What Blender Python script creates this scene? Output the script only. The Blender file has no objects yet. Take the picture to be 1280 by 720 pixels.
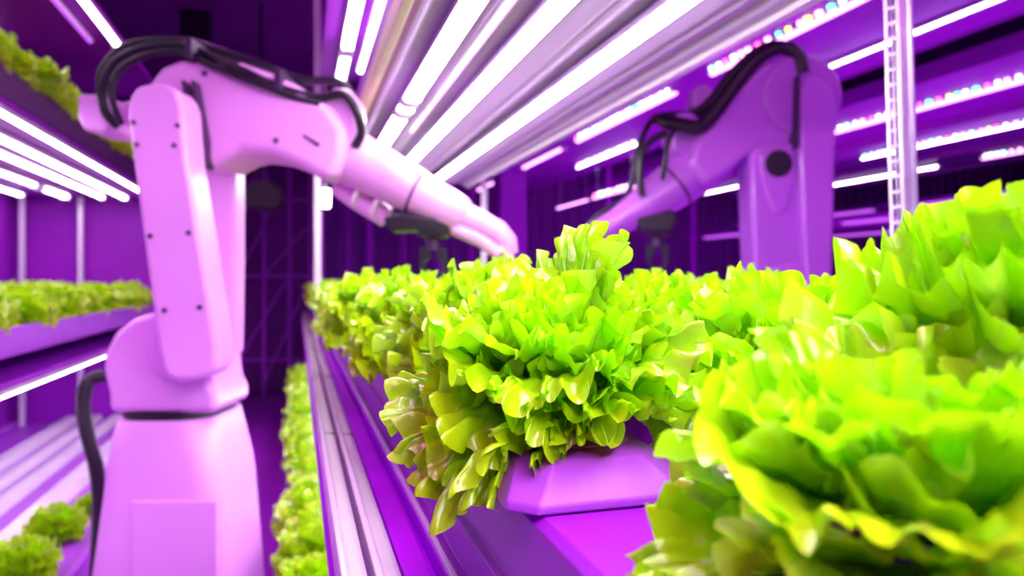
import bpy, bmesh, math, random
import numpy as np
from mathutils import Vector, Matrix

C = bpy.context.scene.collection
F = 900.0                       # focal length in pixels of the 1280 wide frame
YAW = math.atan(268 / F)
CS, SN = math.cos(YAW), math.sin(YAW)
CZ = 1.35                       # camera height
HY = 350.0                      # horizon row
PI = math.pi

def P(px, py, D):
    u = (px - 640) / F; v = (HY - py) / F
    return Vector((D * (SN + u * CS), D * (CS - u * SN), CZ + D * v))

def depth_at(px, X):            # depth at which the line at lateral X shows in column px
    return X / (CS * (px - 372) / F)

# ------------------------------------------------------------------ helpers
class MB:
    def __init__(s): s.v = []; s.f = []
    def add(s, vs, fs):
        n = len(s.v); s.v += [tuple(v) for v in vs]; s.f += [tuple(i + n for i in f) for f in fs]; return s
    def box(s, x0, y0, z0, x1, y1, z1):
        vs = [(x, y, z) for z in (z0, z1) for y in (y0, y1) for x in (x0, x1)]
        return s.add(vs, [(0, 2, 3, 1), (4, 5, 7, 6), (0, 1, 5, 4), (2, 6, 7, 3), (0, 4, 6, 2), (1, 3, 7, 5)])
    def prism(s, pts, a0, a1, axis='y'):
        """polygon pts (p,q) extruded from a0 to a1; axis y: (p,.,q); axis z: (p,q,.)"""
        ar = sum(pts[i][0] * pts[(i + 1) % len(pts)][1] - pts[(i + 1) % len(pts)][0] * pts[i][1] for i in range(len(pts)))
        if ar < 0: pts = pts[::-1]
        n = len(pts)
        if axis == 'y':
            vs = [(p, a0, q) for p, q in pts] + [(p, a1, q) for p, q in pts]
        else:
            vs = [(p, q, a1) for p, q in pts] + [(p, q, a0) for p, q in pts]
        fs = [tuple(range(n)), tuple(range(2 * n - 1, n - 1, -1))]
        for i in range(n):
            j = (i + 1) % n; fs.append((i, i + n, j + n, j))
        return s.add(vs, fs)
    def tube(s, pts, rad, n=12, caps=True):
        pts = [Vector(p) for p in pts]
        if not hasattr(rad, '__len__'): rad = [rad] * len(pts)
        vs = []; up = None
        for i, p in enumerate(pts):
            t = (pts[min(i + 1, len(pts) - 1)] - pts[max(i - 1, 0)]).normalized()
            if up is None:
                up = Vector((0, 0, 1)) if abs(t.z) < .9 else Vector((1, 0, 0))
            a = (up - t * up.dot(t)).normalized(); up = a; b = t.cross(a)
            for k in range(n):
                w = 2 * PI * k / n
                vs.append(p + (a * math.cos(w) + b * math.sin(w)) * rad[i])
        fs = []
        for i in range(len(pts) - 1):
            for k in range(n):
                k2 = (k + 1) % n
                fs.append((i * n + k, i * n + k2, (i + 1) * n + k2, (i + 1) * n + k))
        if caps:
            fs.append(tuple(range(n - 1, -1, -1))); m = (len(pts) - 1) * n; fs.append(tuple(range(m, m + n)))
        return s.add(vs, fs)
    def loft(s, rings):
        n = len(rings[0]); vs = [v for r in rings for v in r]; fs = []
        for i in range(len(rings) - 1):
            for k in range(n):
                k2 = (k + 1) % n
                fs.append((i * n + k, i * n + k2, (i + 1) * n + k2, (i + 1) * n + k))
        fs.append(tuple(range(n - 1, -1, -1))); m = (len(rings) - 1) * n; fs.append(tuple(range(m, m + n)))
        return s.add(vs, fs)
    def build(s, name, mat, parent=None, bevel=0, seg=3, smooth=40, loc=None):
        me = bpy.data.meshes.new(name); me.from_pydata(s.v, [], s.f); me.update()
        o = bpy.data.objects.new(name, me); C.objects.link(o)
        if mat: me.materials.append(mat)
        if smooth:
            me.shade_smooth(); me.set_sharp_from_angle(angle=math.radians(smooth))
        if bevel:
            b = o.modifiers.new('bevel', 'BEVEL'); b.width = bevel; b.segments = seg; b.limit_method = 'ANGLE'
            b.angle_limit = math.radians(25); b.harden_normals = True
        if parent: o.parent = parent
        if loc: o.location = loc
        return o

def rrect(cx, cy, z, wx, wy, r, n=5):
    out = []
    for qx, qy, a0 in ((1, 1, 0), (-1, 1, 90), (-1, -1, 180), (1, -1, 270)):
        for k in range(n + 1):
            a = math.radians(a0 + 90 * k / n)
            out.append((cx + qx * (wx / 2 - r) + r * math.cos(a), cy + qy * (wy / 2 - r) + r * math.sin(a), z))
    return out

def smooth_path(pts, n=8):
    pts = [Vector(p) for p in pts]; out = []
    q = [pts[0]] + pts + [pts[-1]]
    for i in range(1, len(q) - 2):
        for k in range(n):
            t = k / n; a, b, c, d = q[i - 1], q[i], q[i + 1], q[i + 2]
            out.append(.5 * ((2 * b) + (c - a) * t + (2 * a - 5 * b + 4 * c - d) * t * t + (3 * b - a - 3 * c + d) * t ** 3))
    out.append(pts[-1]); return out

def tag(o, label=None, cat=None, group=None, kind=None):
    if label: o['label'] = label
    if cat: o['category'] = cat
    if group: o['group'] = group
    if kind: o['kind'] = kind
    return o
def empty(name, loc=(0, 0, 0), rz=0):
    o = bpy.data.objects.new(name, None); C.objects.link(o); o.location = loc; o.rotation_euler = (0, 0, rz)
    o.empty_display_size = .1
    return o
def copy_tree(o, parent=None):
    c = o.copy(); C.objects.link(c)
    if parent: c.parent = parent
    for ch in list(o.children): copy_tree(ch, c)
    return c

# ------------------------------------------------------------------ materials
def pmat(name, col, rough=.5, metal=0, spec=.5, var=0, scale=6, bump=0, coat=0):
    m = bpy.data.materials.new(name); m.use_nodes = True; nt = m.node_tree; b = nt.nodes['Principled BSDF']
    b.inputs['Base Color'].default_value = (*col, 1); b.inputs['Roughness'].default_value = rough
    b.inputs['Metallic'].default_value = metal; b.inputs['Specular IOR Level'].default_value = spec
    b.inputs['Coat Weight'].default_value = coat; b.inputs['Coat Roughness'].default_value = .1
    if var or bump:
        tc = nt.nodes.new('ShaderNodeTexCoord'); n = nt.nodes.new('ShaderNodeTexNoise')
        n.inputs['Scale'].default_value = scale; n.inputs['Detail'].default_value = 5
        nt.links.new(tc.outputs['Object'], n.inputs['Vector'])
        if var:
            r = nt.nodes.new('ShaderNodeValToRGB')
            r.color_ramp.elements[0].position = .3; r.color_ramp.elements[1].position = .7
            r.color_ramp.elements[0].color = (*[c * (1 - var) for c in col], 1)
            r.color_ramp.elements[1].color = (*[min(1, c * (1 + var)) for c in col], 1)
            nt.links.new(n.outputs['Fac'], r.inputs['Fac']); nt.links.new(r.outputs['Color'], b.inputs['Base Color'])
        if bump:
            bp = nt.nodes.new('ShaderNodeBump'); bp.inputs['Strength'].default_value = bump; bp.inputs['Distance'].default_value = .01
            nt.links.new(n.outputs['Fac'], bp.inputs['Height']); nt.links.new(bp.outputs['Normal'], b.inputs['Normal'])
    return m
def emat(name, col, st):
    m = bpy.data.materials.new(name); m.use_nodes = True; nt = m.node_tree
    for n in list(nt.nodes):
        if n.type != 'OUTPUT_MATERIAL': nt.nodes.remove(n)
    e = nt.nodes.new('ShaderNodeEmission'); e.inputs[0].default_value = (*col, 1); e.inputs[1].default_value = st
    nt.links.new(e.outputs[0], nt.nodes['Material Output'].inputs[0]); return m

M = dict(  # purple cast of the room's light is put into many base colours
    robot=pmat('robot_paint', (.88, .36, .93), .38, var=.04, scale=3, coat=.1),  # white paint with the pink of the light mixed in
    robot2=pmat('robot_paint_purple', (.48, .11, .68), .4, var=.04, scale=3, coat=.3),  # same robot paint, darkened because less light reaches that arm
    black=pmat('black_rubber', (.012, .006, .018), .4),
    seam=pmat('dark_seam', (.05, .01, .08), .5),
    bolt=pmat('bolt_steel', (.18, .08, .25), .35, metal=.6),
    tray=pmat('purple_tray', (.52, .004, .86), .4, spec=.1, var=.12, scale=5),
    pot=pmat('lilac_plastic', (.42, .06, .66), .35, spec=.3, var=.1, scale=12, bump=.1),
    rail=pmat('pale_rail', (.97, .86, .98), .22, metal=.2, var=.04, scale=8),
    steel=pmat('galvanised_steel', (.7, .55, .8), .28, metal=.75, var=.12, scale=20),
    reflector=pmat('lilac_reflector', (.46, .30, .58), .55, var=.06, scale=2),
    cream=pmat('cream_rail', (.80, .72, .45), .45, var=.1, scale=9),
    channel=pmat('channel_purple', (.30, .008, .50), .4, spec=.15, var=.1, scale=5),
    tray_dark=pmat('dark_tray', (.13, .03, .17), .45),
    brown=pmat('plum_rail', (.22, .05, .16), .45, var=.1),
    floor=pmat('floor_purple', (.36, .015, .52), .4, spec=.3, var=.12, scale=1.6, bump=.02),
    wall=pmat('wall_purple', (.20, .012, .34), .6, var=.2, scale=1.2),
    wall_dark=pmat('wall_dark_purple', (.14, .006, .20), .7, var=.25, scale=1.5),
    panel=pmat('rack_panel', (.33, .008, .52), .5, spec=.3, var=.12, scale=2),
    deck=pmat('deck_purple', (.34, .012, .54), .5, spec=.3, var=.15, scale=2),
    dark=pmat('dark_metal', (.04, .012, .07), .5, metal=.3),
    scaf=pmat('scaffold_metal', (.34, .05, .5), .5, metal=.2),
    tube=emat('led_tube_white', (1, .93, 1), 24),
    led=emat('led_white_lilac', (1, .80, 1), 9),
    led_far=emat('led_pink', (1, .38, 1), 2.8),
    led_yel=emat('led_warm_white', (.95, 1, .85), 5),
    led_dim=emat('led_dim_purple', (.6, .1, .95), 1.1),
    lamp=emat('aisle_lamp', (1, .22, 1), 10),
)
BULB = []
for i, c in enumerate(((1, .35, .9), (1, .9, 1), (.1, 1, .35), (1, .1, .45), (.3, .9, 1), (1, .75, .1))):
    m_ = MB(); m_.loft([[(.017 * math.cos(d_) * math.cos(2 * PI * k / 8), .017 * math.cos(d_) * math.sin(2 * PI * k / 8), .017 * math.sin(d_)) for k in range(8)] for d_ in (-1.2, -.5, .2, .8, 1.3)])
    me_ = bpy.data.meshes.new('bulb'); me_.from_pydata(m_.v, [], m_.f); me_.materials.append(emat('bulb_glow', c, 5)); me_.shade_smooth(); BULB.append(me_)

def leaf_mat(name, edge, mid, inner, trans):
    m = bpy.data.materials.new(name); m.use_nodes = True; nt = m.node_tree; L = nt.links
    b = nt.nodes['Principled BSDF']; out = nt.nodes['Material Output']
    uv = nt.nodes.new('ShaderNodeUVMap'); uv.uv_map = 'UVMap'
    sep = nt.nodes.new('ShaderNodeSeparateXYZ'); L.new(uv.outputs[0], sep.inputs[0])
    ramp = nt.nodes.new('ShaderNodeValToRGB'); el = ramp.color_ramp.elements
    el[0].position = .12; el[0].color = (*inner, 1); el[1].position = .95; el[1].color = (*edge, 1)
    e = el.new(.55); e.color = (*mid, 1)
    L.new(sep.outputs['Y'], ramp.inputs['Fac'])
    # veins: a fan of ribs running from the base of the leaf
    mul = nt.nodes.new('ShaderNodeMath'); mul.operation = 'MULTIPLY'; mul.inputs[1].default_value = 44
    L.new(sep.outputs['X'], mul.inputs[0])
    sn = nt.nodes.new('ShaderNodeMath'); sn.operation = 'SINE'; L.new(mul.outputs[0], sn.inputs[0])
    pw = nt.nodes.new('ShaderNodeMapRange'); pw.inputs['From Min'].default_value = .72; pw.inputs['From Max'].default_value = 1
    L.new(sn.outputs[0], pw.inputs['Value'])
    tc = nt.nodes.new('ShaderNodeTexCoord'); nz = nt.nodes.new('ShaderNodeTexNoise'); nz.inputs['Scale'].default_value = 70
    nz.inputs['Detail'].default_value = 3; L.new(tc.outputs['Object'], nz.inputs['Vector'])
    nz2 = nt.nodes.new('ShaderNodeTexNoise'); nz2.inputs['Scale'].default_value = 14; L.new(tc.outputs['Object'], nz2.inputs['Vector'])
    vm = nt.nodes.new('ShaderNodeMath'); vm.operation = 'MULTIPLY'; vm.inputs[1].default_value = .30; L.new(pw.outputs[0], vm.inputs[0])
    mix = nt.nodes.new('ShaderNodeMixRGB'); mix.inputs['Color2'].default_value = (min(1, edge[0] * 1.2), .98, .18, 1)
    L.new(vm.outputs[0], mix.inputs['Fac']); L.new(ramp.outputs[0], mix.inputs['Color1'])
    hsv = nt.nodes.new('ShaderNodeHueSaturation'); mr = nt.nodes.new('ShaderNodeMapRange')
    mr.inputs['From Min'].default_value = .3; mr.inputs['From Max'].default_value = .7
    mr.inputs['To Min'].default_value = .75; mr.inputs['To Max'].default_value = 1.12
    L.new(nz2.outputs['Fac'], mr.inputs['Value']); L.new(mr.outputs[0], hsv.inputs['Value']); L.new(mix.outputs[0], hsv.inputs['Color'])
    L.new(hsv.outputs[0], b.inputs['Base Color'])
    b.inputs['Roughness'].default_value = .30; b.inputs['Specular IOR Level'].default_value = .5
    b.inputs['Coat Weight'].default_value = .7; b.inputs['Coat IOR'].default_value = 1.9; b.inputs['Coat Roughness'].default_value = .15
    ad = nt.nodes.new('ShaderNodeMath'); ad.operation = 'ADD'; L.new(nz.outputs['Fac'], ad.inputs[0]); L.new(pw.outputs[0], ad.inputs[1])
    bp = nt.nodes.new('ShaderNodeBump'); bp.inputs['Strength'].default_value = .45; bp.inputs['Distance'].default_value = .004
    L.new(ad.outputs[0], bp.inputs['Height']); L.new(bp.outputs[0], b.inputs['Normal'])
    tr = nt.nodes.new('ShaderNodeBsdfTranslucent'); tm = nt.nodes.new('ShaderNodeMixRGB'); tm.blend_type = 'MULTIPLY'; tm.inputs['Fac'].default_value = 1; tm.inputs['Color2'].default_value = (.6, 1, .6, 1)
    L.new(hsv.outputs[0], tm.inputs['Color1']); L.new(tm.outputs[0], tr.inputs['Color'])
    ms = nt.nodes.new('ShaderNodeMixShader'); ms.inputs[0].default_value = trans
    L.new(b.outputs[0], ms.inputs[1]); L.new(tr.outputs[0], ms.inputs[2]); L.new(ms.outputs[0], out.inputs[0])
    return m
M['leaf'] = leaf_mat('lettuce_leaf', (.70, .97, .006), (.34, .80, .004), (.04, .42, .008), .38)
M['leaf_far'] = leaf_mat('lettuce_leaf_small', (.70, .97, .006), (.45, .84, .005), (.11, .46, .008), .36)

# ------------------------------------------------------------------ lettuce
def sstep(a, b, x):
    t = np.clip((x - a) / (b - a), 0, 1); return t * t * (3 - 2 * t)

def leaf_mesh(R, L, wid, nr, na, az, e0, e1, A, f1, r0=.012, z0=0, cup=3.0, twist=0.0, fine=1.0):
    rho = np.linspace(.05, 1, nr) ** .75
    th = np.linspace(-1, 1, na)
    RHO, TH = np.meshgrid(rho, th, indexing='ij')
    p = [R.uniform(0, 6.28) for _ in range(8)]
    ang = TH * wid * (.30 + .70 * sstep(.05, .55, RHO))
    out = L * (1 + .07 * np.sin(5 * TH + p[0]) + .035 * np.sin(17 * TH + p[1]) + .02 * fine * np.sin(47 * TH + p[2])) * (1 - .16 * TH ** 2)
    r = RHO * out
    along = r * np.cos(ang); across = r * np.sin(ang)
    m = sstep(.50, 1, RHO)
    ph = f1 * PI * TH + p[3] + .9 * np.sin(3 * TH + p[4])
    n = A * m ** 1.6 * (np.sin(ph) + .55 * np.sin(1.9 * ph + p[5]))
    n += .6 * A * fine * m ** 4 * np.sin(3.7 * ph + p[6])
    tang = A * .75 * m ** 2 * np.cos(ph + .6) + .35 * A * fine * m ** 4 * np.cos(3.7 * ph + p[7])
    across = across + tang * np.cos(ang); along = along - tang * np.sin(ang) + A * .35 * m ** 3 * np.sin(2 * ph + p[1])
    # blistering of the blade
    n += .0035 * fine * sstep(.15, .5, RHO) * np.sin(across * 210 + p[2]) * np.sin(along * 170 + p[5])
    k = cup / max(L, .01) * .45
    aa = across * k
    X = np.sin(np.clip(aa, -1.5, 1.5)) / k; n = n + (1 - np.cos(np.clip(aa, -1.5, 1.5))) / k
    s = np.linspace(0, L * 1.5, 80); el = e0 + (e1 - e0) * np.clip(s / L, 0, 1.25) ** 1.6
    ds = s[1] - s[0]
    cr = np.concatenate([[0], np.cumsum(np.cos(el[:-1]) * ds)]) + r0
    cz = np.concatenate([[0], np.cumsum(np.sin(el[:-1]) * ds)]) + z0
    al = np.clip(along, 0, s[-1])
    rad = np.interp(al, s, cr); zz = np.interp(al, s, cz); e = np.interp(al, s, el)
    rad = rad - n * np.sin(e); zz = zz + n * np.cos(e)
    X = X + twist * along * 0.6
    ca, sa = math.cos(az), math.sin(az)
    V = np.stack([rad * ca - X * sa, rad * sa + X * ca, zz], -1).reshape(-1, 3)
    U = np.stack([(TH + 1) / 2, RHO], -1).reshape(-1, 2)
    i, j = np.meshgrid(np.arange(nr - 1), np.arange(na - 1), indexing='ij')
    a = (i * na + j).ravel()
    Fc = np.stack([a, a + 1, a + na + 1, a + na], -1)
    return V, U, Fc

def lettuce_mesh(name, seed, whorls, nr, na, mat, A=.011, extra=(), fine=1.0, S=1.0):
    R = random.Random(seed); Vs = []; Us = []; Fs = []; n = 0
    specs = []
    for (cnt, L, wid, e0, e1, f1, z0) in whorls:
        off = R.uniform(0, 6.28)
        for i in range(cnt):
            specs.append(dict(L=L * R.uniform(.88, 1.1), wid=wid * R.uniform(.88, 1.12), az=off + 2 * PI * i / cnt + R.uniform(-.22, .22),
                              e0=math.radians(e0 + R.uniform(-7, 7)), e1=math.radians(e1 + R.uniform(-14, 14)), f1=f1 * R.uniform(.85, 1.15), z0=z0,
                              A=A * R.uniform(.8, 1.2), twist=R.uniform(-.25, .25)))
    for e in extra: specs.append(e)
    for sp in specs:
        V, U, Fc = leaf_mesh(R, nr=nr, na=na, fine=fine, **sp)
        Vs.append(V * S); Us.append(U); Fs.append(Fc + n); n += len(V)
    V = np.concatenate(Vs); U = np.concatenate(Us); Fc = np.concatenate(Fs)
    V[:, 2] = np.maximum(V[:, 2], -.13)
    me = bpy.data.meshes.new(name)
    me.vertices.add(len(V)); me.vertices.foreach_set('co', V.astype(np.float32).ravel())
    me.loops.add(len(Fc) * 4); me.loops.foreach_set('vertex_index', Fc.astype(np.int32).ravel())
    me.polygons.add(len(Fc)); me.polygons.foreach_set('loop_start', np.arange(0, len(Fc) * 4, 4, dtype=np.int32))
    me.update(calc_edges=True); me.validate()
    uvl = me.uv_layers.new(name='UVMap'); uvl.data.foreach_set('uv', U[Fc.ravel()].astype(np.float32).ravel())
    me.shade_smooth(); me.materials.append(mat)
    return me

d = math.radians
W_FULL = [(8, .130, 1.1, 8, -34, 8, .010), (8, .142, 1.15, 30, -6, 8, .015), (7, .148, 1.1, 50, 28, 8, .02), (6, .145, 1.0, 66, 52, 7, .022), (5, .135, .85, 82, 80, 7, .03)]
W_NEAR = [(6, .165, 1.25, -8, -52, 5, .008), (6, .150, 1.25, 6, -30, 5, .010), (6, .158, 1.3, 30, 0, 5, .015), (6, .160, 1.25, 52, 34, 5, .02), (5, .150, 1.1, 72, 62, 5, .022)]
hero_extra = [
    dict(L=.200, wid=.60, az=d(18), e0=d(84), e1=d(70), f1=8, z0=.02, A=.009, twist=.1),
    dict(L=.186, wid=.68, az=d(-20), e0=d(80), e1=d(64), f1=8, z0=.02, A=.009, twist=0),
    dict(L=.168, wid=.9, az=d(200), e0=d(8), e1=d(-78), f1=8, z0=.015, A=.010, twist=.1),
    dict(L=.165, wid=1.1, az=d(240), e0=d(40), e1=d(-28), f1=8, z0=.02, A=.009, twist=-.1),
    dict(L=.160, wid=1.1, az=d(280), e0=d(46), e1=d(-22), f1=8, z0=.02, A=.009, twist=.1),
    dict(L=.150, wid=1.1, az=d(222), e0=d(6), e1=d(-50), f1=8, z0=.01, A=.010, twist=.1),
    dict(L=.150, wid=1.0, az=d(232), e0=d(22), e1=d(-58), f1=7, z0=.02, A=.009, twist=.1),
    dict(L=.150, wid=1.1, az=d(262), e0=d(26), e1=d(-46), f1=7, z0=.022, A=.009, twist=-.1),
    dict(L=.145, wid=1.1, az=d(300), e0=d(20), e1=d(-4), f1=8, z0=.01, A=.010, twist=.1),
    dict(L=.160, wid=1.25, az=d(80), e0=d(78), e1=d(72), f1=3, z0=.02, A=.004, twist=0),
]
W_HERO = [(7, .128, 1.1, 20, -6, 6, .014), (6, .142, 1.2, 30, -4, 6, .018), (6, .150, 1.2, 48, 26, 6, .02), (6, .145, 1.05, 66, 52, 6, .022), (5, .135, .85, 82, 80, 6, .03)]
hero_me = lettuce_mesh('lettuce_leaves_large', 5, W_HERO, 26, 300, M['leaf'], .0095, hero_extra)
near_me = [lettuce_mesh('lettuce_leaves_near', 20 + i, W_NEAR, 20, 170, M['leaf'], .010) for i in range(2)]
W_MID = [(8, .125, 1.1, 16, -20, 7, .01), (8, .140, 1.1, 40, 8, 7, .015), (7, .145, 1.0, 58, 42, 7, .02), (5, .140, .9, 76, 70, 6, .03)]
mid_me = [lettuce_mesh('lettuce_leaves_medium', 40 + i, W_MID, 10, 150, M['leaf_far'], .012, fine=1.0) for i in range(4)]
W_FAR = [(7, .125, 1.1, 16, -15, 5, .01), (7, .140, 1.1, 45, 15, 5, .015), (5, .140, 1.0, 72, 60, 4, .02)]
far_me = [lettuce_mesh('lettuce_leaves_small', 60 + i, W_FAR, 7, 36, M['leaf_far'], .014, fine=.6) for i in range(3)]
RR = random.Random(11)
def lettuce(me, x, y, z, label, group, s=1.0, rz=None, sz=None):
    o = bpy.data.objects.new('lettuce', me); C.objects.link(o); o.location = (x, y, CZ + z)
    o.rotation_euler = (0, 0, RR.uniform(0, 6.28) if rz is None else rz)
    o.scale = (s, s, sz or s)
    return tag(o, label, 'lettuce', group)

ORD = ['first', 'second', 'third', 'fourth', 'fifth', 'sixth', 'seventh', 'eighth', 'ninth', 'tenth', 'eleventh', 'twelfth']

# ------------------------------------------------------------------ room shell
X0, X1, Y0, Y1, ZT = -2.5, 12.0, -2.6, 9.2, CZ + 2.3
def struct(name, mb, mat, **k): return tag(mb.build(name, mat, **k), kind='structure')
struct('floor', MB().box(X0 - .1, Y0 - .1, -.1, X1 + .1, Y1 + .1, 0), M['floor'], smooth=0)
struct('ceiling', MB().box(X0 - .1, Y0 - .1, ZT, X1 + .1, Y1 + .1, ZT + .1), M['wall_dark'], smooth=0)
struct('wall_left', MB().box(X0 - .1, Y0 - .1, 0, X0, Y1 + .1, ZT), M['wall'], smooth=0)
struct('wall_right', MB().box(X1, Y0 - .1, 0, X1 + .1, Y1 + .1, ZT), M['wall'], smooth=0)
struct('wall_front', MB().box(X0, Y0 - .1, 0, X1, Y0, ZT), M['wall'], smooth=0)
b = MB()            # back wall of upright ribbed sheet
pts = []; x = X0
while x < X1:
    pts += [(x, Y1), (x + .07, Y1), (x + .09, Y1 - .03), (x + .16, Y1 - .03)]; x += .18
pts = [p for p in pts if p[0] < X1] + [(X1, Y1), (X1, Y1 + .1), (X0, Y1 + .1)]
b.prism(pts, 0, ZT, 'z'); struct('wall_back', b, M['wall'], smooth=0)

# ------------------------------------------------------------------ luminous bars
def led_bar(x, ya, yb, z, mat, label, group=None, w=.035, beads=False, hmat='rail', cat='light bar', name='led_bar', parent=None):
    r = empty(name, (x, (ya + yb) / 2, CZ + z)); h = (yb - ya) / 2
    MB().box(-w * .65, -h - .015, .004, w * .65, h + .015, .022).build('housing', M[hmat], r, bevel=.003)
    m = MB(); n = 8                         # half round diffuser below the housing
    for y in (-h, h):
        pass
    prof = [(w / 2 * math.cos(PI + PI * k / n), w * .42 * math.sin(PI + PI * k / n) + .004) for k in range(n + 1)]
    m.prism(prof, -h, h, 'y'); m.build('diffuser', M[mat], r)
    for s in (-1, 1):
        MB().box(-w * .6, s * h - .012, -w * .45, w * .6, s * h + .012, .006).build('end_cap', M['rail'], r, bevel=.002) if w >= .03 and not beads else None
    if beads:
        R = random.Random(int(x * 100 + ya * 37)); y = -h + .03
        while y < h - .02:
            o = bpy.data.objects.new('bulb', BULB[R.choice((0, 0, 1, 1, 1, 2, 3, 4, 5))]); C.objects.link(o); o.parent = r
            o.location = (-w * .66, y, .02); q = R.uniform(.8, 1.2); o.scale = (q, q, q)
            y += R.uniform(.05, .085) if h < 1.2 else R.uniform(.06, .10)
    return tag(r, label, cat, group)

# ------------------------------------------------------------------ our rack
ZC = -.182           # channel top
YA, YB = -1.6, 7.2
# the edge rails left of the channels
def rail_profile(x0, x1, zt, zb, lip=.006):
    return [(x0, zb), (x0, zt), (x0 + lip, zt + .004), (x0 + lip * 1.6, zt), (x1 - lip, zt), (x1, zt - .003), (x1, zb)]
for (xa, xb, zt, lab) in ((.042, .069, -.300, 'outer white side rail along the aisle edge of the lettuce bench'),
                          (.077, .104, -.304, 'inner white side rail running beside the purple gutter floor of the bench')):
    r = empty('side_rail', (0, 0, CZ))
    MB().prism(rail_profile(xa, xb, zt, zt - .05), YA, YB).build('rail_body', M['rail'], r, bevel=.002)
    y = .55
    k = 0
    while y < 5:
        MB().box(xa - .001, y, zt - .02, xb + .0005, y + .004, zt + .0012).build('joint_seam', M['seam'], r); y += .9
    tag(r, lab, 'rail', 'pale side rails of the lettuce bench')
b = MB().prism([(.036, -.36), (.036, -.352), (.105, -.352), (.108, -.312), (.136, -.312), (.138, -.326), (.146, -.326), (.148, -.306), (.156, -.306), (.156, -.312), (1.02, -.312), (1.02, -.36)], YA, YB)
base = b.build('bench_tray', M['tray'], bevel=.001, seg=1, loc=(0, 0, CZ))
tag(base, 'long purple bench tray with a dark groove beneath the lettuce channels', 'tray')
ROWX = [.255, .53, .80]
chl = ['purple grow channel nearest the aisle holding the outer lettuce row', 'purple grow channel in the middle of the lettuce bench', 'purple grow channel on the far side of the lettuce bench beside the slotted post']
for i, rx in enumerate(ROWX):
    r = empty('grow_channel', (rx, 0, CZ))
    h = .085
    prof = [(-h - .014, -.311), (-h - .014, -.300), (-h - .006, -.298), (-h - .004, -.262), (-h - .010, -.258), (-h - .010, -.250), (-h - .002, -.246), (-h + .004, ZC - .006), (-h + .012, ZC),
            (h - .012, ZC), (h - .004, ZC - .006), (h + .002, -.246), (h + .014, -.300), (h + .014, -.311)]
    MB().prism(prof, YA, YB).build('channel_body', M['channel'], r, bevel=.0015, seg=2)
    for s in (-1, 1):
        MB().box(s * (h + .0172) - .003, YA, -.3105, s * (h + .0172) + .003, YB, -.300).build('edge_strip', M['rail'], r, bevel=.001)
    tag(r, chl[i], 'grow channel', 'purple grow channels of the lettuce bench')

def grow_pot(x, y, label, ex=.045):
    r = empty('grow_pot', (x, y, CZ + ZC)); 
    def sq(w, z, c, lf=None):
        if lf is None: lf = ex
        h = w / 2; l = h + lf; return [(h, -l + c, z), (h, l - c, z), (h - c, l, z), (-h + c, l, z), (-h, l - c, z), (-h, -l + c, z), (-h + c, -l, z), (h - c, -l, z)]
    MB().loft([sq(.168, .001, .02), sq(.165, .008, .02), sq(.128, .034, .024, ex - .01), sq(.112, .037, .022, ex - .01)]).build('pot_body', M['pot'], r, bevel=.0025)
    MB().loft([sq(.098, .0355, .02, ex - .02), sq(.094, .040, .02, ex - .02)]).build('rim', M['pot'], r, bevel=.0015)
    return tag(r, label, 'plant pot', 'lilac plant pots on the bench')

# near heads: x, y, mesh, scale, rotation, label
ZP = ZC + .034
near = [
    (.252, .690, hero_me, .97, 0, .93, 'large sharp frilly lettuce with one raised crest, hanging over the bench rails'),
    (.315, .310, near_me[0], .86, 1.2, .72, 'big blurred lettuce low down, whose broad pale leaf covers the purple pot corner'),
    (.475, .340, near_me[1], 1.05, 2.9, 1.28, 'tallest blurred lettuce, rising at the picture edge in front of the slotted post'),
    (.520, .660, near_me[0], .92, 4.0, .92, 'bright frilly lettuce between the large sharp head and the slotted post'),
]
g = 'lettuces on the near end of the bench'
for x, y, me, s, rz, sz, lab in near:
    lettuce(me, x, y, ZP - .004, lab, g, s, rz, sz)
for x, y, lab in ((.240, .690, 'lilac faceted pot under the large sharp lettuce'), (.315, .310, 'lilac faceted pot under the big blurred lettuce'),
                  (.520, .660, 'lilac faceted pot in the middle channel, under the bright frilly lettuce'), (.475, .340, 'lilac faceted pot under the tallest blurred lettuce')):
    grow_pot(x, y - (.01 if y > .5 else 0), lab, .075 if y > .5 else .045)
# following heads along the three channels
rows = ['outer', 'middle', 'far']
for ri, rx in enumerate(ROWX):
    y = [1.0, .93, .70][ri]; k = 0
    while y < 7.0:
        D = rx * SN + y * CS
        me = mid_me[RR.randrange(4)] if D < 2.6 else far_me[RR.randrange(3)]
        s = RR.uniform(.92, 1.08); sz = s * RR.uniform(.98, 1.12)
        if D < 2.4:
            where = ['in the channel along the aisle', 'in the middle channel', 'in the channel beside the slotted post'][ri]
            lab = f'bright green frilly lettuce {where}, {ORD[k]} behind the near heads'
            gr = f'green lettuces in the {rows[ri]} channel'
        else:
            lab = 'small green lettuce in the blurred distant end of the bench, beneath the robot grippers'
            gr = 'distant lettuces at the far end of the bench'
        lettuce(me, rx + RR.uniform(-.02, .02) - (.045 if ri == 0 and D > 1.2 else 0), y, ZC + .018, lab, gr, s * 1.02, None, sz * (.95 if D > 2 else .97))
        y += RR.uniform(.235, .27) if D < 4 else .27; k += 1

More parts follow.
